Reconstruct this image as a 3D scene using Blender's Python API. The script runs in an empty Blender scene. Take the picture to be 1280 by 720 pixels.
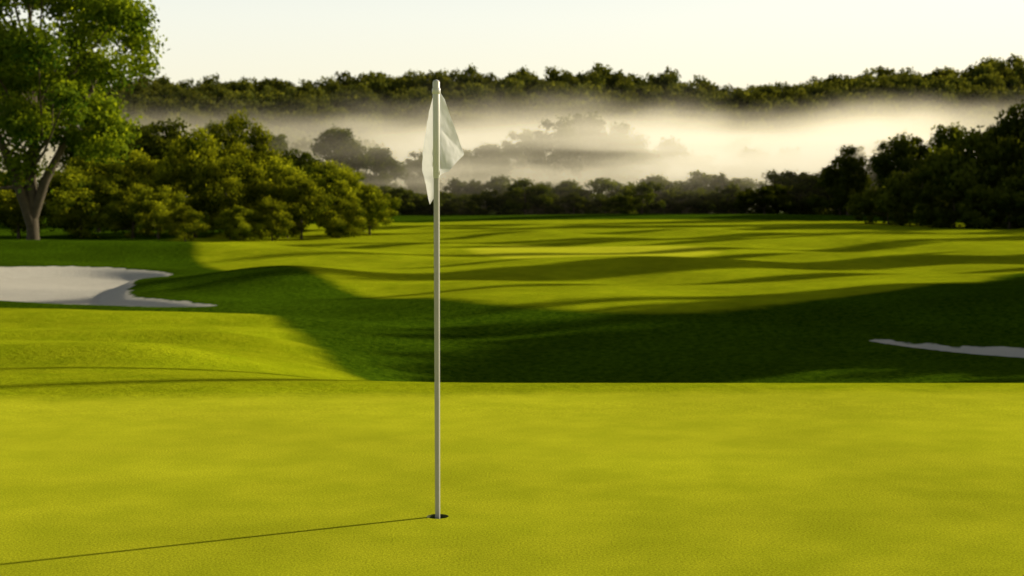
import bpy, math, numpy as np
from mathutils import Vector
rng=np.random.default_rng(7)
sc=bpy.context.scene
AZ=math.radians(27); EL=math.radians(19)
# ---------------- materials helpers
def newmat(name):
    m=bpy.data.materials.new(name); m.use_nodes=True
    nt=m.node_tree; nt.nodes.clear()
    out=nt.nodes.new('ShaderNodeOutputMaterial')
    return m,nt,out
def N(nt,t,**kw):
    n=nt.nodes.new(t)
    for k,v in kw.items(): setattr(n,k,v)
    return n
def mathn(nt,op,a,b=None,clamp=False):
    n=nt.nodes.new('ShaderNodeMath'); n.operation=op; n.use_clamp=clamp
    for i,v in enumerate((a,b)):
        if v is None: continue
        if isinstance(v,(int,float)): n.inputs[i].default_value=v
        else: nt.links.new(v,n.inputs[i])
    return n.outputs[0]
def mapr(nt,v,a,b,c=0,d=1,smooth=True):
    n=nt.nodes.new('ShaderNodeMapRange'); 
    if smooth: n.interpolation_type='SMOOTHSTEP'
    nt.links.new(v,n.inputs[0])
    for i,x in enumerate((a,b,c,d)): n.inputs[i+1].default_value=x
    return n.outputs[0]
def mixc(nt,f,a,b,mode='MIX'):
    n=nt.nodes.new('ShaderNodeMix'); n.data_type='RGBA'; n.blend_type=mode
    if isinstance(f,(int,float)): n.inputs[0].default_value=f
    else: nt.links.new(f,n.inputs[0])
    for i,v in ((6,a),(7,b)):
        if isinstance(v,tuple): n.inputs[i].default_value=(*v,1)
        else: nt.links.new(v,n.inputs[i])
    return n.outputs[2]
def noise(nt,vec,scale,detail=3,rough=.5):
    n=nt.nodes.new('ShaderNodeTexNoise'); n.inputs['Scale'].default_value=scale
    n.inputs['Detail'].default_value=detail; n.inputs['Roughness'].default_value=rough
    nt.links.new(vec,n.inputs['Vector']); return n.outputs[0]

def leafmat(name,dark,light,trans=.45):
    m,nt,out=newmat(name)
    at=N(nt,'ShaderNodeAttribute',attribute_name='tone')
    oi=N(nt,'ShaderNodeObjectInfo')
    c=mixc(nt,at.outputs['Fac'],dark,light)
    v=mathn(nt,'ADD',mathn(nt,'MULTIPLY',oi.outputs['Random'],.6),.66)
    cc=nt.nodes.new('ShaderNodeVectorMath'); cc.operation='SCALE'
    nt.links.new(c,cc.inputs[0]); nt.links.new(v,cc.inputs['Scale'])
    d=N(nt,'ShaderNodeBsdfDiffuse'); t=N(nt,'ShaderNodeBsdfTranslucent')
    nt.links.new(cc.outputs[0],d.inputs[0])
    tc=mixc(nt,1.0,cc.outputs[0],(1.6,1.4,.5),'MULTIPLY'); nt.links.new(tc,t.inputs[0])
    mx=N(nt,'ShaderNodeMixShader'); mx.inputs[0].default_value=trans
    nt.links.new(d.outputs[0],mx.inputs[1]); nt.links.new(t.outputs[0],mx.inputs[2])
    nt.links.new(mx.outputs[0],out.inputs[0]); return m
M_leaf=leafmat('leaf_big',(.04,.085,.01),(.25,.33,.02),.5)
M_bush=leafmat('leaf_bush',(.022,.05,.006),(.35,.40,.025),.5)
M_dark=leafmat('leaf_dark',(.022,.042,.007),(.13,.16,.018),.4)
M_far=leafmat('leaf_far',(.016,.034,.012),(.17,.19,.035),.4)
def barkmat():
    m,nt,out=newmat('bark'); g=N(nt,'ShaderNodeNewGeometry')
    f=noise(nt,g.outputs['Position'],6,4)
    c=mixc(nt,f,(.04,.03,.018),(.12,.095,.06))
    p=N(nt,'ShaderNodeBsdfPrincipled'); p.inputs['Roughness'].default_value=.9
    nt.links.new(c,p.inputs['Base Color'])
    b=N(nt,'ShaderNodeBump'); b.inputs['Strength'].default_value=.6; nt.links.new(f,b.inputs['Height']); nt.links.new(b.outputs[0],p.inputs['Normal'])
    nt.links.new(p.outputs[0],out.inputs[0]); return m
M_bark=barkmat()
# ---------------- mesh builders
def tube(path,rad,sides=8):
    path=np.array(path,float); n=len(path); V=[];F=[]
    for i in range(n):
        a=path[min(i+1,n-1)]-path[max(i-1,0)]; a/=np.linalg.norm(a)+1e-9
        u=np.cross(a,[0.3,1,0.1]); u/=np.linalg.norm(u)+1e-9; w=np.cross(a,u)
        for k in range(sides):
            t=2*math.pi*k/sides
            V.append(path[i]+rad[i]*(math.cos(t)*u+math.sin(t)*w))
    for i in range(n-1):
        for k in range(sides):
            F.append((i*sides+k,i*sides+(k+1)%sides,(i+1)*sides+(k+1)%sides,(i+1)*sides+k))
    return np.array(V),np.array(F)
def leaves(clumps,per,size,aspect=.6,r=rng):
    cl=np.array(clumps); tot=[]
    w=cl[:,3]**2; cnt=np.maximum(3,(per*len(cl)*w/w.sum()).astype(int))
    idx=np.repeat(np.arange(len(cl)),cnt); n=len(idx)
    d=r.normal(size=(n,3)); d/=np.linalg.norm(d,axis=1)[:,None]
    rr=r.random(n)**.45*(1+.2*r.normal(size=n))
    P=cl[idx,:3]+d*rr[:,None]*cl[idx,3][:,None]*np.array([1,1,.75])
    nrm=d*.7+r.normal(size=(n,3))*.7; nrm/=np.linalg.norm(nrm,axis=1)[:,None]
    u=np.cross(nrm,r.normal(size=(n,3))); u/=np.linalg.norm(u,axis=1)[:,None]; v=np.cross(nrm,u)
    s=size*(.6+.8*r.random(n))[:,None]
    V=np.stack([P-u*s/2,P+v*s*aspect/2,P+u*s/2,P-v*s*aspect/2],1).reshape(-1,3)
    F=np.arange(n*4).reshape(-1,4)
    ct=r.random(len(cl))
    tone=np.clip(.05+.4*ct[idx]+.35*r.random(n)+.4*(d[:,2]*rr),0,1)  # random leaf tone, plus sunlit tops painted in: lighter toward each clump's upper side
    return V,F,np.repeat(tone,4)
def mkmesh(name,parts,mats):
    V=[];F=[];T=[];MI=[];off=0
    for v,f,t,mi in parts:
        V.append(v);F.append(f+off);off+=len(v);T.append(t if t is not None else np.zeros(len(v)));MI.append(np.full(len(f),mi))
    V=np.concatenate(V);F=np.concatenate(F);T=np.concatenate(T);MI=np.concatenate(MI)
    me=bpy.data.meshes.new(name)
    me.vertices.add(len(V)); me.vertices.foreach_set('co',V.astype(np.float32).ravel())
    me.loops.add(F.size); me.loops.foreach_set('vertex_index',F.astype(np.int32).ravel())
    me.polygons.add(len(F)); me.polygons.foreach_set('loop_start',(np.arange(len(F))*4).astype(np.int32))
    me.polygons.foreach_set('material_index',MI.astype(np.int32))
    for m in mats: me.materials.append(m)
    a=me.attributes.new('tone','FLOAT','POINT'); a.data.foreach_set('value',T.astype(np.float32))
    me.update(calc_edges=True); return me
def obj(name,me,loc=(0,0,0),rot=0,scale=(1,1,1),parent=None,tilt=None):
    o=bpy.data.objects.new(name,me); sc.collection.objects.link(o)
    o.location=loc; o.rotation_euler=(0,0,rot); o.scale=scale
    if parent: o.parent=parent
    return o
def empty(name,loc=(0,0,0)):
    o=bpy.data.objects.new(name,None); sc.collection.objects.link(o); o.location=loc; o.empty_display_size=.3; return o
def make_tree(name,h,w,bottom,nclump,cr,nleaf,lsize,mat,trunk_r,seed,nl=14,shape=1.0,fork=False):
    r=np.random.default_rng(seed); cl=[]
    cz=(h+bottom)/2; a=(h-bottom)/2-cr*.5; tries=0
    while len(cl)<nclump and tries<8000:
        tries+=1
        d=r.normal(size=3); d/=np.linalg.norm(d); q=r.random()**.33
        p=d*q
        zz=p[2]; wid=(w/2-cr*.6)*(1-.25*zz*shape if zz>0 else 1+.35*(-zz)*(1-shape))
        ang=math.atan2(p[1],p[0]); wid*=1+.16*math.sin(3*ang+seed)+.1*math.sin(5*ang+zz*6+seed)
        P=np.array([p[0]*wid,p[1]*wid,cz+zz*a])
        if q<.45 and r.random()<.6: continue
        rad=cr*(.5+.8*r.random())
        if any(np.linalg.norm(P-c[:3])<.62*cr for c in cl): continue
        cl.append(np.array([*P,rad]))
    parts=[]
    top=np.array([r.normal()*.2,r.normal()*.2,h*.8])
    path=[np.array([0,0,-.4]),np.array([0,0,.3])]
    for t in (.2,.4,.6,.8,1): path.append(np.array([r.normal()*.03*h*t,r.normal()*.03*h*t,.3+(top[2]-.3)*t]))
    rad=[trunk_r*1.5,trunk_r*1.05,trunk_r*.9,trunk_r*.72,trunk_r*.5,trunk_r*.3,trunk_r*.1]
    v,f=tube(path,rad,10); parts.append((v,f,None,0))
    sel=r.permutation(len(cl))[:nl]
    for i in sel:
        c=cl[i][:3]; zt=min(max(c[2]*.55,bottom*.6),h*.7)
        k=zt/h; base=np.array([np.interp(zt,[p[2] for p in path],[p[0] for p in path]),np.interp(zt,[p[2] for p in path],[p[1] for p in path]),zt])
        mid=(base+c)/2+np.array([0,0,-.04*h])+r.normal(size=3)*.03*h
        rr=trunk_r*.42*(1-k*.6)
        v,f=tube([base,mid,c],[rr,rr*.6,rr*.15],6); parts.append((v,f,None,0))
    if fork:
        v,f=tube([(0,0,.6),(-.5,-.2,2.2),(-1.2,-.2,4.2),(-2.2,.2,7)],[.24,.2,.16,.06],9); parts.append((v,f,None,0))
        v,f=tube([(0,0,1.0),(.5,-.3,2.6),(1.5,-.5,4.6),(2.9,-.6,7.5)],[.22,.19,.13,.05],9); parts.append((v,f,None,0))
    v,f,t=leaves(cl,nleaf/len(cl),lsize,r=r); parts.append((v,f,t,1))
    return mkmesh(name,parts,[M_bark,mat])

# ---------------- terrain
def prof(kn):
    y=np.arange(-60,700,.1); z=np.interp(y,[k[0] for k in kn],[k[1] for k in kn])
    k=np.exp(-.5*(np.arange(-30,31)*.1/.9)**2); k/=k.sum()
    return y,np.convolve(np.pad(z,30,mode='edge'),k,'valid')
far=[(60,-.6),(100,-.45),(160,.0),(230,1.0),(300,3),(380,19),(450,30),(520,32),(600,28),(700,26)]
yR,zR=prof([(-60,0),(11,0),(12.5,-.03),(14,-.25),(17,-.98),(19.5,-1.12),(23,-.98),(27,-.66),(30,-.58)]+far)
yL,zL=prof([(-60,0),(10.5,0),(12,-.02),(15,-.14),(20,-.38),(25,-.6),(30,-.84),(36,-.98),(46,-.85),(54,-.55)]+far)
def ss(x,a,b):
    t=np.clip((x-a)/(b-a),0,1); return t*t*(3-2*t)
bunk1=[(-17.9,41.8),(-14.6,35.4),(-12.1,33.7),(-9.6,31.9),(-7.5,30.5),(-6.4,30.6),(-7.8,32.4),(-9.2,34.8),(-10.2,38.0),(-10.9,42.5),(-11.2,46.5),(-13.6,48.6),(-16.2,48.0),(-19,45.5)]
bunk2=[(6.2,24.8),(7.5,24.3),(9.5,23.9),(12,23.5),(15,23.2),(15.3,22.7),(12,22.6),(9,22.9),(7.2,23.8)]
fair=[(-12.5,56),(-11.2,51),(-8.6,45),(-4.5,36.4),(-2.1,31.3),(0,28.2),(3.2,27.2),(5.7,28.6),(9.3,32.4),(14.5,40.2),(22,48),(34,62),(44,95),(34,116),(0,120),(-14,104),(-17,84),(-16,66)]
lit_apron=[(-34,13),(-34,30),(-20,31),(-12,29.5),(-7,28.5),(-4.6,26),(-3.2,22),(-2.0,18.5),(.5,15.2),(6,13.4),(18,13),(18,9),(0,8),(-34,8)]  # sunlit part of the fringe, its light painted as brighter fairway grass
def catmull(p,n=8):
    p=np.array(p,float); o=[]
    for i in range(len(p)):
        a,b,c,d=p[i-1],p[i],p[(i+1)%len(p)],p[(i+2)%len(p)]
        for k in range(n):
            t=k/n; o.append(.5*((2*b)+(c-a)*t+(2*a-5*b+4*c-d)*t*t+(-a+3*b-3*c+d)*t**3))
    return np.array(o)
def sdist(X,Y,poly,pad=6):
    P=catmull(poly); sd=np.full(X.shape,-pad,float)
    m=(X>P[:,0].min()-pad)&(X<P[:,0].max()+pad)&(Y>P[:,1].min()-pad)&(Y<P[:,1].max()+pad)
    x=X[m];y=Y[m]; best=np.full(x.shape,1e9); ins=np.zeros(x.shape,bool)
    for i in range(len(P)):
        a=P[i];b=P[(i+1)%len(P)];e=b-a;L=(e**2).sum()+1e-12
        t=np.clip(((x-a[0])*e[0]+(y-a[1])*e[1])/L,0,1)
        best=np.minimum(best,(x-a[0]-t*e[0])**2+(y-a[1]-t*e[1])**2)
        c=((a[1]>y)!=(b[1]>y)); 
        with np.errstate(divide='ignore',invalid='ignore'):
            xi=a[0]+(y-a[1])/(b[1]-a[1]+1e-12)*e[0]
        ins^=c&(x<xi)
    d=np.sqrt(best); sd[m]=np.clip(np.where(ins,d,-d),-pad,None); return sd
crX=[-900,-300,-111,-60,-10,15,53,73,104,142,162,243,900]
crZ=[24,28,28.5,29,30.5,31.5,29.5,26,29,33.5,34,31,26]
def height(X,Y,sds=None):
    w=ss(X,-4.8,.2)
    z=w*np.interp(Y,yR,zR)+(1-w)*np.interp(Y,yL,zL)
    f=np.interp(X,crX,crZ)/30.; z=np.where(Y>250,z*(1+(f-1)*ss(Y,250,340)),z)
    def g(cx,cy,sx,sy,h): return h*np.exp(-.5*((X-cx)/sx)**2-.5*((Y-cy)/sy)**2)
    z=z+g(-6.2,38.5,2.2,4.5,.58)+g(-15,56,7,3.5,.30)+g(10.5,29.0,3.4,2.1,.36)+g(-22,60,6,8,.3)
    z=z+g(2,84,16,4,.3)+g(20,70,8,4,.35)+g(-6,100,14,5,.35)+g(15,130,20,7,.5)+g(6,46,7,2.5,.14)
    far_=ss(Y,14,22)
    z=z+far_*(.05*np.sin(X*.55+Y*.25)+.05*np.sin(X*.21-Y*.4+1)+.04*np.sin(Y*.9+X*.3))*ss(-Y,-110,-90)
    z=z+ss(Y,13,16)*ss(-X,1,5)*ss(-Y,-31,-27)*(.07*np.sin(Y*1.35+X*.3+.7*np.sin(X*.35))+.04*np.sin(Y*2.7-X*.35))
    z=z+ss(Y,34,40)*ss(-Y,-95,-80)*(.05*np.sin(Y*.42+X*.16+1.5*np.sin(X*.12))+.03*np.sin(X*.5-Y*.15))
    if sds is not None:
        z=z-.25*ss(sds[0],0,1.0)+.05*np.exp(-.5*((sds[0]+.5)/.45)**2)
        z=z-.15*ss(sds[1],0,.5)+.05*np.exp(-.5*((sds[1]+.5)/.4)**2)
    return z
def hz(x,y): return float(height(np.array([float(x)]),np.array([float(y)]))[0])
HX,HY=-.365,6.9
def axis(segs):
    o=[]
    for a,b,s in segs: o+=list(np.arange(a,b-1e-6,s))
    return np.array(o)
gx=axis([(-2600,-600,200),(-600,-100,12),(-100,-40,2.5),(-40,-20,.6),(-20,16,.14),(16,40,.5),(40,110,2.5),(110,600,12),(600,2601,200)])
gy=axis([(-300,-30,15),(-30,3,1.5),(3,54,.14),(54,120,.4),(120,200,2),(200,600,5),(600,3000,150)])
def hole(g,c):
    g=g[(g<c-.14)|(g>c+.14)]; return np.sort(np.concatenate([g,[c-.1,c+.1]]))
gx=hole(gx,HX);gy=hole(gy,HY)
X,Y=np.meshgrid(gx,gy); nx,ny=len(gx),len(gy)
s1=sdist(X,Y,bunk1);s2=sdist(X,Y,bunk2);sf=np.maximum(sdist(X,Y,fair),sdist(X,Y,lit_apron))
Z=height(X,Y,(s1,s2))
sand=np.maximum(s1,s2)
sg=11.35+.35*np.sin(X*.3+.5)-Y
sg2=(1-np.sqrt(((X-3.4)/5.2)**2+((Y-59)/6.5)**2))*5.5
sg3=(1-np.sqrt(((X-9)/9)**2+((Y-143)/7)**2))*6
sg=np.maximum(np.maximum(sg,sg2),sg3); sg=np.clip(sg,-6,6)
V=np.stack([X,Y,Z],-1).reshape(-1,3)
ii=np.arange(nx*ny).reshape(ny,nx)
F=np.stack([ii[:-1,:-1],ii[:-1,1:],ii[1:,1:],ii[1:,:-1]],-1).reshape(-1,4)
ix=int(np.argmin(abs(gx-(HX-.1)))); iy=int(np.argmin(abs(gy-(HY-.1))))
hf=iy*(nx-1)+ix; corners=F[hf].copy(); F=np.delete(F,hf,0)
K=48; circ=[];sq=[]
for k in range(K):
    t=2*math.pi*(k+.0)/K+math.pi/4; c,s=math.cos(t),math.sin(t); m=max(abs(c),abs(s))
    circ.append((HX+.054*c,HY+.054*s,0)); sq.append((HX+.1*c/m,HY+.1*s/m,0))
n0=len(V); V=np.concatenate([V,np.array(circ),np.array(sq)])
RF=np.array([(n0+k,n0+K+k,n0+K+(k+1)%K,n0+(k+1)%K) for k in range(K)])
F=np.concatenate([F,RF])
def ext(a,v): return np.concatenate([a.ravel(),np.full(2*K,v)])
gm=bpy.data.meshes.new('ground')
gm.vertices.add(len(V)); gm.vertices.foreach_set('co',V.astype(np.float32).ravel())
gm.loops.add(F.size); gm.loops.foreach_set('vertex_index',F.astype(np.int32).ravel())
gm.polygons.add(len(F)); gm.polygons.foreach_set('loop_start',(np.arange(len(F))*4).astype(np.int32))
gm.polygons.foreach_set('use_smooth',np.ones(len(F),bool))
for nm,arr in (('sd_sand',ext(sand,-6)),('sd_fair',ext(sf,-6)),('sd_green',ext(sg,4.))):
    a=gm.attributes.new(nm,'FLOAT','POINT'); a.data.foreach_set('value',arr.astype(np.float32))
gm.update(calc_edges=True)
ground=obj('ground',gm)
m,nt,out=newmat('grass_and_sand')
g=N(nt,'ShaderNodeNewGeometry'); P=g.outputs['Position']
def att(n): 
    a=N(nt,'ShaderNodeAttribute',attribute_name=n); return a.outputs['Fac']
nE=mathn(nt,'MULTIPLY',mathn(nt,'SUBTRACT',noise(nt,P,2.5,4),.5),.5)
fs=mapr(nt,mathn(nt,'ADD',att('sd_sand'),nE),-.04,.04)
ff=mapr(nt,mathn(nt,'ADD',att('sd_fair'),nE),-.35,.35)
fg=mapr(nt,mathn(nt,'ADD',att('sd_green'),nE),-.5,.5)
nbig=noise(nt,P,.35,4,.55); nmid=noise(nt,P,2.2,5,.6); nfine=noise(nt,P,90,3,.7); ntuft=noise(nt,P,9,5,.75)
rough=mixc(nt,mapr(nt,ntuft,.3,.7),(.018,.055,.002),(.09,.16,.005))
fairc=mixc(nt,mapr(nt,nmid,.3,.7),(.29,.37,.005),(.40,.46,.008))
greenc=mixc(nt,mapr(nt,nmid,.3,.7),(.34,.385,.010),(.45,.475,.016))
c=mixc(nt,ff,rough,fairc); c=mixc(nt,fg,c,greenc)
v=mathn(nt,'ADD',mapr(nt,nbig,.3,.7,-.20,.14),mapr(nt,nfine,.25,.75,.55,1.45))
vm=N(nt,'ShaderNodeVectorMath'); vm.operation='SCALE'; nt.links.new(c,vm.inputs[0]); nt.links.new(v,vm.inputs['Scale'])
sandc=mixc(nt,nmid,(.66,.63,.56),(.78,.75,.69))
c=mixc(nt,fs,vm.outputs[0],sandc)
p=N(nt,'ShaderNodeBsdfPrincipled'); p.inputs['Roughness'].default_value=.85; p.inputs['Specular IOR Level'].default_value=0
nt.links.new(c,p.inputs['Base Color'])
sh=mathn(nt,'MULTIPLY',mathn(nt,'SUBTRACT',1.0,fs),mathn(nt,'ADD',mathn(nt,'MULTIPLY',ff,.10),mathn(nt,'MULTIPLY',fg,.27))); nt.links.new(sh,p.inputs['Sheen Weight']); p.inputs['Sheen Roughness'].default_value=.6
p.inputs['Sheen Tint'].default_value=(.58,.60,.03,1)
h=mathn(nt,'ADD',mathn(nt,'MULTIPLY',nfine,.004),mathn(nt,'MULTIPLY',mathn(nt,'MULTIPLY',ntuft,mathn(nt,'SUBTRACT',1.0,fg)),.06))
b=N(nt,'ShaderNodeBump'); b.inputs['Strength'].default_value=.6; b.inputs['Distance'].default_value=1; nt.links.new(h,b.inputs['Height']); nt.links.new(b.outputs[0],p.inputs['Normal'])
nt.links.new(p.outputs[0],out.inputs[0]); gm.materials.append(m)

# ---------------- hole cup
def simple(name,col,rough=.5,metal=0,sc_=0):
    m,nt,out=newmat(name); p=N(nt,'ShaderNodeBsdfPrincipled')
    g=N(nt,'ShaderNodeNewGeometry'); f=noise(nt,g.outputs['Position'],25,3)
    cc=mixc(nt,f,tuple(x*.85 for x in col),col); nt.links.new(cc,p.inputs['Base Color'])
    p.inputs['Roughness'].default_value=rough; p.inputs['Metallic'].default_value=metal
    nt.links.new(p.outputs[0],out.inputs[0]); return m
M_soil=simple('soil',(.07,.09,.02),.9); M_liner=simple('cup_liner',(.20,.20,.18),.5)
v1,f1=tube([(0,0,0),(0,0,-.03)],[.054,.054],K); v2,f2=tube([(0,0,-.03),(0,0,-.15),(0,0,-.1501)],[.0535,.0535,.001],K)
cup=obj('golf_hole',mkmesh('golf_hole',[(v1,f1,None,0),(v2,f2,None,1)],[M_soil,M_liner]),(HX,HY,0))
# ---------------- flagstick
fsE=empty('golf_flagstick',(HX,HY,0))
M_pole=simple('pole_fiberglass',(.48,.48,.48),.35); M_white=simple('pole_white',(.72,.74,.78),.3)
def smooth(me): me.polygons.foreach_set('use_smooth',np.ones(len(me.polygons),bool)); return me
v,f=tube([(0,0,-.13),(0,0,.02),(0,0,1.66)],[.012,.0125,.0145],20)
o=obj('pole',smooth(mkmesh('pole',[(v,f,None,0)],[M_pole])),parent=fsE)
v,f=tube([(0,0,1.655),(0,0,1.66),(0,0,2.115),(0,0,2.125),(0,0,2.13)],[.0146,.0165,.0175,.013,.001],20)
obj('pole_sleeve',smooth(mkmesh('pole_sleeve',[(v,f,None,0)],[M_white])),parent=fsE)
v,f=tube([(0,0,2.06),(0,0,2.064),(0,0,2.085),(0,0,2.089)],[.018,.021,.021,.018],20)
obj('flag_clip',mkmesh('flag_clip',[(v,f,None,0)],[M_white]),parent=fsE)
m,nt,out=newmat('flag_cloth')
g=N(nt,'ShaderNodeNewGeometry'); w=noise(nt,g.outputs['Position'],300,2)
cc=mixc(nt,w,(.82,.83,.93),(.88,.89,.97))
d=N(nt,'ShaderNodeBsdfDiffuse'); t=N(nt,'ShaderNodeBsdfTranslucent'); nt.links.new(cc,d.inputs[0]); nt.links.new(cc,t.inputs[0])
mx=N(nt,'ShaderNodeMixShader'); mx.inputs[0].default_value=.38; nt.links.new(d.outputs[0],mx.inputs[1]); nt.links.new(t.outputs[0],mx.inputs[2]); nt.links.new(mx.outputs[0],out.inputs[0])
def fp(px,py,y): return ((px-546)/260,y,2.13*(649-py)/555)
pts=dict(A=fp(547,104,.020),B=fp(556,118,.035),B2=fp(567,150,.085),C=fp(580,187,.125),D=fp(547,152,.020),D2=fp(562,168,.068),
 E2=fp(570,198,.055),E=fp(561,209,-.01),F=fp(549,214,.020),M=fp(553,188,.005),
 I=fp(538,122,.045),I2=fp(533,150,.07),H=fp(527,180,.09),G=fp(526,208,.085),G2=fp(538,211,.045),M2=fp(538,182,.05),
 K1=fp(549,228,.03),K2=fp(540,229,.012),K3=fp(532,224,.05),J1=fp(544,240,.04),J=fp(537,251,.03),J0=fp(534,242,.05),
 R1=fp(574,196,.13),R2=fp(556,212,.11),R3=fp(553,170,.12))
names=list(pts); ix={k:i for i,k in enumerate(names)}
faces=['A B B2 D','D B2 C D2','D D2 E2 M','D2 C E2','M E2 E F','A D M2 I','I M2 I2','I2 M2 H','D M F M2','M2 F G2','H M2 G2 G','G G2 K2 K3','G2 F K1 K2','K2 K1 J1','K3 K2 J0','K2 J1 J J0']
me=bpy.data.meshes.new('flag'); me.from_pydata([pts[n] for n in names],[],[[ix[q] for q in f.split()] for f in faces]); me.materials.append(m)
me.update(); smooth(me)
fl=obj('flag',me,parent=fsE)
cr=me.attributes.new('crease_edge','FLOAT','EDGE')
from collections import Counter
ec=Counter(k for p_ in me.polygons for k in p_.edge_keys)
vals=[]
hard={frozenset((ix[a],ix[b])):v for a,b,v in [('D','D2',.6),('D2','C',.7),('D','M',.3),('A','D',.4),('M','F',.3),('G2','F',.3),('G','G2',.4)]}
for e in me.edges:
    k=tuple(sorted(e.vertices)); vals.append(.75 if ec[k]==1 else hard.get(frozenset(k),.0))
cr.data.foreach_set('value',vals)
sd=fl.modifiers.new('sub','SUBSURF'); sd.levels=4; sd.render_levels=4
tx=bpy.data.textures.new('cloth_ripple','CLOUDS'); tx.noise_scale=.06
dm=fl.modifiers.new('ripple','DISPLACE'); dm.texture=tx; dm.strength=.012; dm.mid_level=.5

# ---------------- vegetation
big=make_tree('deciduous_tree',14.8,11.0,2.2,125,1.0,72000,.20,M_leaf,.25,5,nl=26,shape=.1,fork=True)
obj('deciduous_tree',big,(-20.2,60,hz(-20.2,60)),.4)
T=[make_tree('tree_var%d'%i,10,7.5+i*.6,.6,55,1.15,11000,.36,M_dark,.24,20+i,nl=12) for i in range(3)]
TC=[make_tree('tree_tall%d'%i,13,5.5,1.6,48,1.2,9000,.4,M_dark,.28,40+i,nl=12) for i in range(2)]
B=[make_tree('bush_var%d'%i,4,4.4,.0,60,.48,15000,.14,M_bush,.08,60+i,nl=8) for i in range(3)]
BD=[make_tree('shrub_var%d'%i,4,5.4,-.4,40,.6,5000,.26,M_dark,.08,70+i,nl=4) for i in range(3)]
FR=[make_tree('forest_var%d'%i,9,7.5,-.5,30,1.3,1500,.68,M_far,.2,80+i,nl=0,shape=1.0) for i in range(4)]
def put(name,me,x,y,s,sz=None,parent=None,r=None):
    return obj(name,me,(x,y,hz(x,y)-.1),rng.random()*6.28 if r is None else r,(s,s,sz or s),parent)
for x,y,h,s in [(-17.8,80,6.6,1.2),(-14.8,75,4.6,.95),(-13.0,79,4.9,1.0),(-10.8,73,3.5,.8),(-9.6,79,4.1,.85),(-8.0,80,3.1,.75),
                (-15.4,67,1.9,.5),(-13.2,69,1.8,.5),(-11.8,70,2.4,.55),(-17.4,70,2.8,.7),(-12,76,3.8,.7),(-16.2,84,7.2,1.1),(-19.2,72,3.0,.8),(-9.0,74,2.2,.6),(-10.4,84,4.4,1.0)]:
    put('bush',B[rng.integers(3)],x,y,s,h/4)
for x,y,h,s in [(-20.5,77,3.6,1.0),(-23,76,3.9,1.1),(-26,75,4.0,1.1),(-29,78,4.4,1.2),(-21.5,84,5.2,1.2),(-25,86,5.4,1.3)]:
    put('bush',B[rng.integers(3)],x,y,s,h/4)
for x,y,h in [(-29,112,8.4),(-25.5,106,8.2),(-21,112,7.4),(-17.2,110,6.6),(-33,116,9.5)]:
    put('tree',T[rng.integers(3)],x,y,h/10*1.05,h/10)
# misty tree group and dark shrub belt
for x,y,h in [(-3.5,202,9.5),(1.2,208,11.5),(6.2,202,13),(10.8,208,14.2),(15.4,204,12.4),(19.5,210,9.5),(-8,208,9.5),(-22,178,11),(-29,174,10),(-17,180,8.5),(-38,186,12),(-12,186,8),(47,196,9),(53,200,10)]:
    put('tree',T[rng.integers(3)],x,y,h/10*.95,h/10)
belt=empty('shrub_belt')
for row,(yb,hb) in enumerate([(152,2.4),(160,3.2)]):
    for x in np.arange(-30,70,2.0):
        y=yb+rng.normal()*3; h=hb+rng.random()**2*1.9+(1.3 if x>28 else 0)-(.8 if x<-5 else 0)
        put('shrub',BD[rng.integers(3)],x+rng.normal()*.8,y,h/4*(1+.4*rng.random()),h/4,belt)
# right group
for x,y,h,s in [(33.4,104,7.4,1.6),(36.5,102,7.0,1.4),(31.0,108,5.2,1.3),(38.5,99,5.8,1.3),(34.6,99,3.9,1.3),(32.0,103,3.8,1.2),(37,97,3.6,1.2),(29.6,112,3.6,1.1)]:
    put('bush',BD[rng.integers(3)],x,y,s,h/4)
for x,y,h in [(36,132,8.6),(41,134,9.2),(33,140,7.2),(45,130,9.8),(38.9,106,10.6)]:
    put('tree',T[rng.integers(3)],x,y,h/10*.85,h/10)
# grove standing right of the frame (s: across the sun direction, t: along it; te: where its shadow tip falls)
dx,dy=math.cos(AZ),math.sin(AZ)
def grove(s,t,te,w,me): 
    x=dx*t-dy*s; y=dy*t+dx*s; h=(t-te)*math.tan(EL)
    put('tree',me,x,y,w,h/ (13 if me in TC else 10))
for s,t,te,w in [(15.8,33,12.5,.36),(17.5,34,10,.45),(19.3,36,7.5,.5),(21.0,37,6,.46),(23.0,39,8,.36),(24.8,41,11,.32),(26.6,43,22,.35),
                 (18.4,42,9,.6),(21.4,45,8,.5)]: grove(s,t,te,w,T[rng.integers(3)])
for s,t,te,w in [(31.3,50,10,.26),(36.3,56,8,.7),(38.6,60,4,.7),(44.0,63,12,.32),(50,70,12,.38),(56,80,16,.34),(61,86,12,.7),(64,90,14,.6),(70,96,22,.35),(75,98,18,.5),(83,106,20,.9),(88,113,22,.9),(97,120,30,.9),(110,132,44,1.3),(121,144,50,1.4)]: grove(s,t,te,w,TC[rng.integers(2)])
for s,t,te,w in [(12.6,30,-6,.11),(14.6,32,-5,.10)]: grove(s,t,te,w,TC[0])
# hill forest
forest=empty('forest'); cnt=0
for yy in np.arange(225,490,6.0):
    sp=6.2
    for xx in np.arange(-.52*yy-20,.56*yy+20,sp):
        x=xx+rng.normal()*1.8;y=yy+rng.normal()*1.8
        if yy<300 and rng.random()<.35: continue
        s=.7+rng.random()*.6
        if yy<300: s*=.8
        o=obj('forest_tree',FR[rng.integers(4)],(x,y,hz(x,y)),rng.random()*6.28,(s,s,s*(.8+.6*rng.random())),forest); cnt+=1
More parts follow.
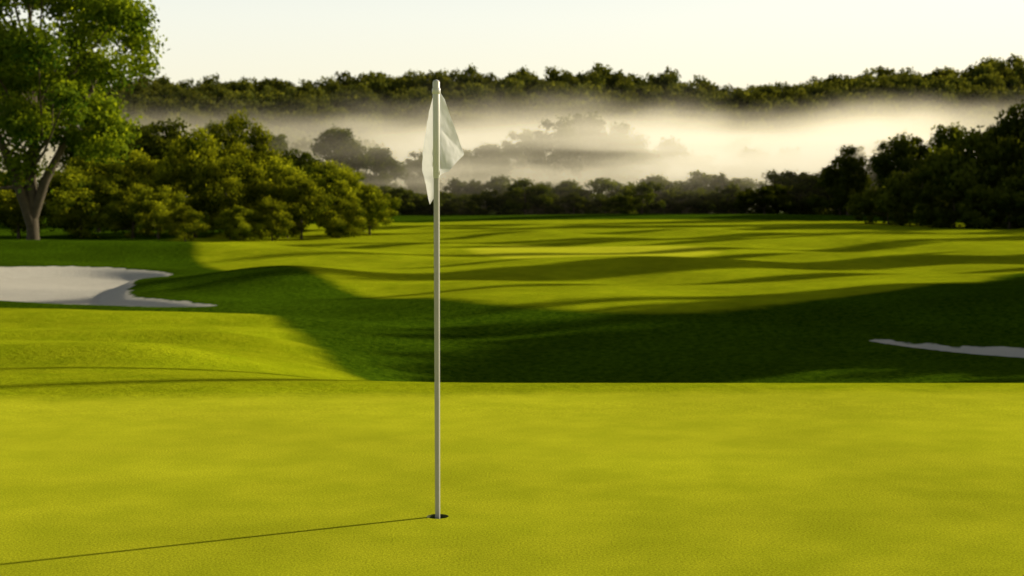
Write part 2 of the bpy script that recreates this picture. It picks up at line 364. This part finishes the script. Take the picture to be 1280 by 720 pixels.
# ---------------- fog bank (scattering volume plus added glow)
def box(name,x0,x1,y0,y1,z0,z1):
    c=np.array([(x,y,z) for z in (z0,z1) for x,y in ((x0,y0),(x1,y0),(x1,y1),(x0,y1))],float)
    f=np.array([(3,2,1,0),(4,5,6,7),(0,1,5,4),(1,2,6,5),(2,3,7,6),(3,0,4,7)])
    me=bpy.data.meshes.new(name); me.from_pydata(c.tolist(),[],f.tolist()); return obj(name,me)
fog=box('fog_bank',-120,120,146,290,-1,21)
m,nt,out=newmat('fog'); g=N(nt,'ShaderNodeNewGeometry'); sp=N(nt,'ShaderNodeSeparateXYZ'); nt.links.new(g.outputs['Position'],sp.inputs[0])
mp=N(nt,'ShaderNodeMapping'); mp.inputs['Scale'].default_value=(.016,.02,.14); nt.links.new(g.outputs['Position'],mp.inputs[0])
nz=noise(nt,mp.outputs[0],1.6,3,.55)
mp2=N(nt,'ShaderNodeMapping'); mp2.inputs['Scale'].default_value=(.03,.012,.02); nt.links.new(g.outputs['Position'],mp2.inputs[0])
nz2=noise(nt,mp2.outputs[0],1.5,2,.5)
px,py,pz=sp.outputs
d=mapr(nt,nz,.36,.62,.12,1.1)
pzs=mathn(nt,'SUBTRACT',pz,mathn(nt,'MULTIPLY',mathn(nt,'SUBTRACT',py,190),.05))
pzs=mathn(nt,'ADD',pzs,mathn(nt,'MULTIPLY',mathn(nt,'SUBTRACT',nz2,.5),12))
top=mathn(nt,'POWER',mapr(nt,pzs,4,17,1,0),1.5)
d=mathn(nt,'MULTIPLY',d,top)
d=mathn(nt,'MULTIPLY',d,mapr(nt,pz,1,6,.25,1))
d=mathn(nt,'MULTIPLY',d,mapr(nt,py,146,184,.05,1))
d=mathn(nt,'MULTIPLY',d,mapr(nt,px,50,95,1,.12))
d=mathn(nt,'MULTIPLY',d,mapr(nt,px,-35,24,.30,1.4))
d=mathn(nt,'MULTIPLY',d,.060)
vs=N(nt,'ShaderNodeVolumeScatter'); vs.inputs['Color'].default_value=(1,.95,.82,1); vs.inputs['Anisotropy'].default_value=.4
nt.links.new(d,vs.inputs['Density'])
em=N(nt,'ShaderNodeEmission'); em.inputs['Color'].default_value=(1,.83,.46,1); nt.links.new(mathn(nt,'MULTIPLY',d,.42),em.inputs['Strength'])  # added glow: fog emits light in place of multiple scattering
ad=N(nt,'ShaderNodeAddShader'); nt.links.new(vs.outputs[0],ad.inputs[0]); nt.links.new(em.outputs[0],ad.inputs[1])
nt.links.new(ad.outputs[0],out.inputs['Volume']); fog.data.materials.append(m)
# ---------------- light
w=bpy.data.worlds.new('World'); sc.world=w; w.use_nodes=True; wt=w.node_tree; bg=wt.nodes['Background']
sk=wt.nodes.new('ShaderNodeTexSky'); sk.sky_type='NISHITA'; sk.sun_disc=False; sk.sun_elevation=EL
sk.sun_rotation=math.pi/2-AZ; sk.dust_density=3.5; sk.air_density=1.0; sk.ozone_density=1.0
tc=wt.nodes.new('ShaderNodeTexCoord'); sx=wt.nodes.new('ShaderNodeSeparateXYZ'); wt.links.new(tc.outputs['Generated'],sx.inputs[0])
hzn=mapr(wt,sx.outputs[2],.12,.30,1,0)
hc=mixc(wt,mapr(wt,sx.outputs[2],.04,.17),(17.2,16.2,12.4),(15.6,16.0,14.8))
sc2=wt.nodes.new('ShaderNodeVectorMath'); sc2.operation='SCALE'; wt.links.new(hc,sc2.inputs[0]); wt.links.new(hzn,sc2.inputs['Scale'])
wm=mixc(wt,1.0,sk.outputs[0],(1,.94,.80),'MULTIPLY')
ad=wt.nodes.new('ShaderNodeVectorMath'); ad.operation='ADD'; wt.links.new(wm,ad.inputs[0]); wt.links.new(sc2.outputs[0],ad.inputs[1])
wt.links.new(ad.outputs[0],bg.inputs[0]); bg.inputs[1].default_value=.05
sl=bpy.data.lights.new('sun','SUN'); sl.energy=5; sl.angle=math.radians(.7); sl.color=(1,.89,.64)
so=bpy.data.objects.new('sun',sl); sc.collection.objects.link(so)
dirv=Vector((math.cos(AZ)*math.cos(EL),math.sin(AZ)*math.cos(EL),math.sin(EL)))
so.rotation_euler=dirv.to_track_quat('Z','Y').to_euler(); so.location=(40,20,30)
# ---------------- camera
cd=bpy.data.cameras.new('camera'); cam=bpy.data.objects.new('camera',cd); sc.collection.objects.link(cam)
cam.location=(0,0,1.55); cam.rotation_euler=(math.radians(90-3.54),0,0); cd.lens=50; cd.sensor_width=36; cd.clip_end=5000; cd.clip_start=.05
cd.dof.use_dof=True; cd.dof.focus_distance=6.95; cd.dof.aperture_fstop=4.0
sc.camera=cam
sc.view_settings.view_transform='Standard'; sc.view_settings.look='None'; sc.view_settings.exposure=0
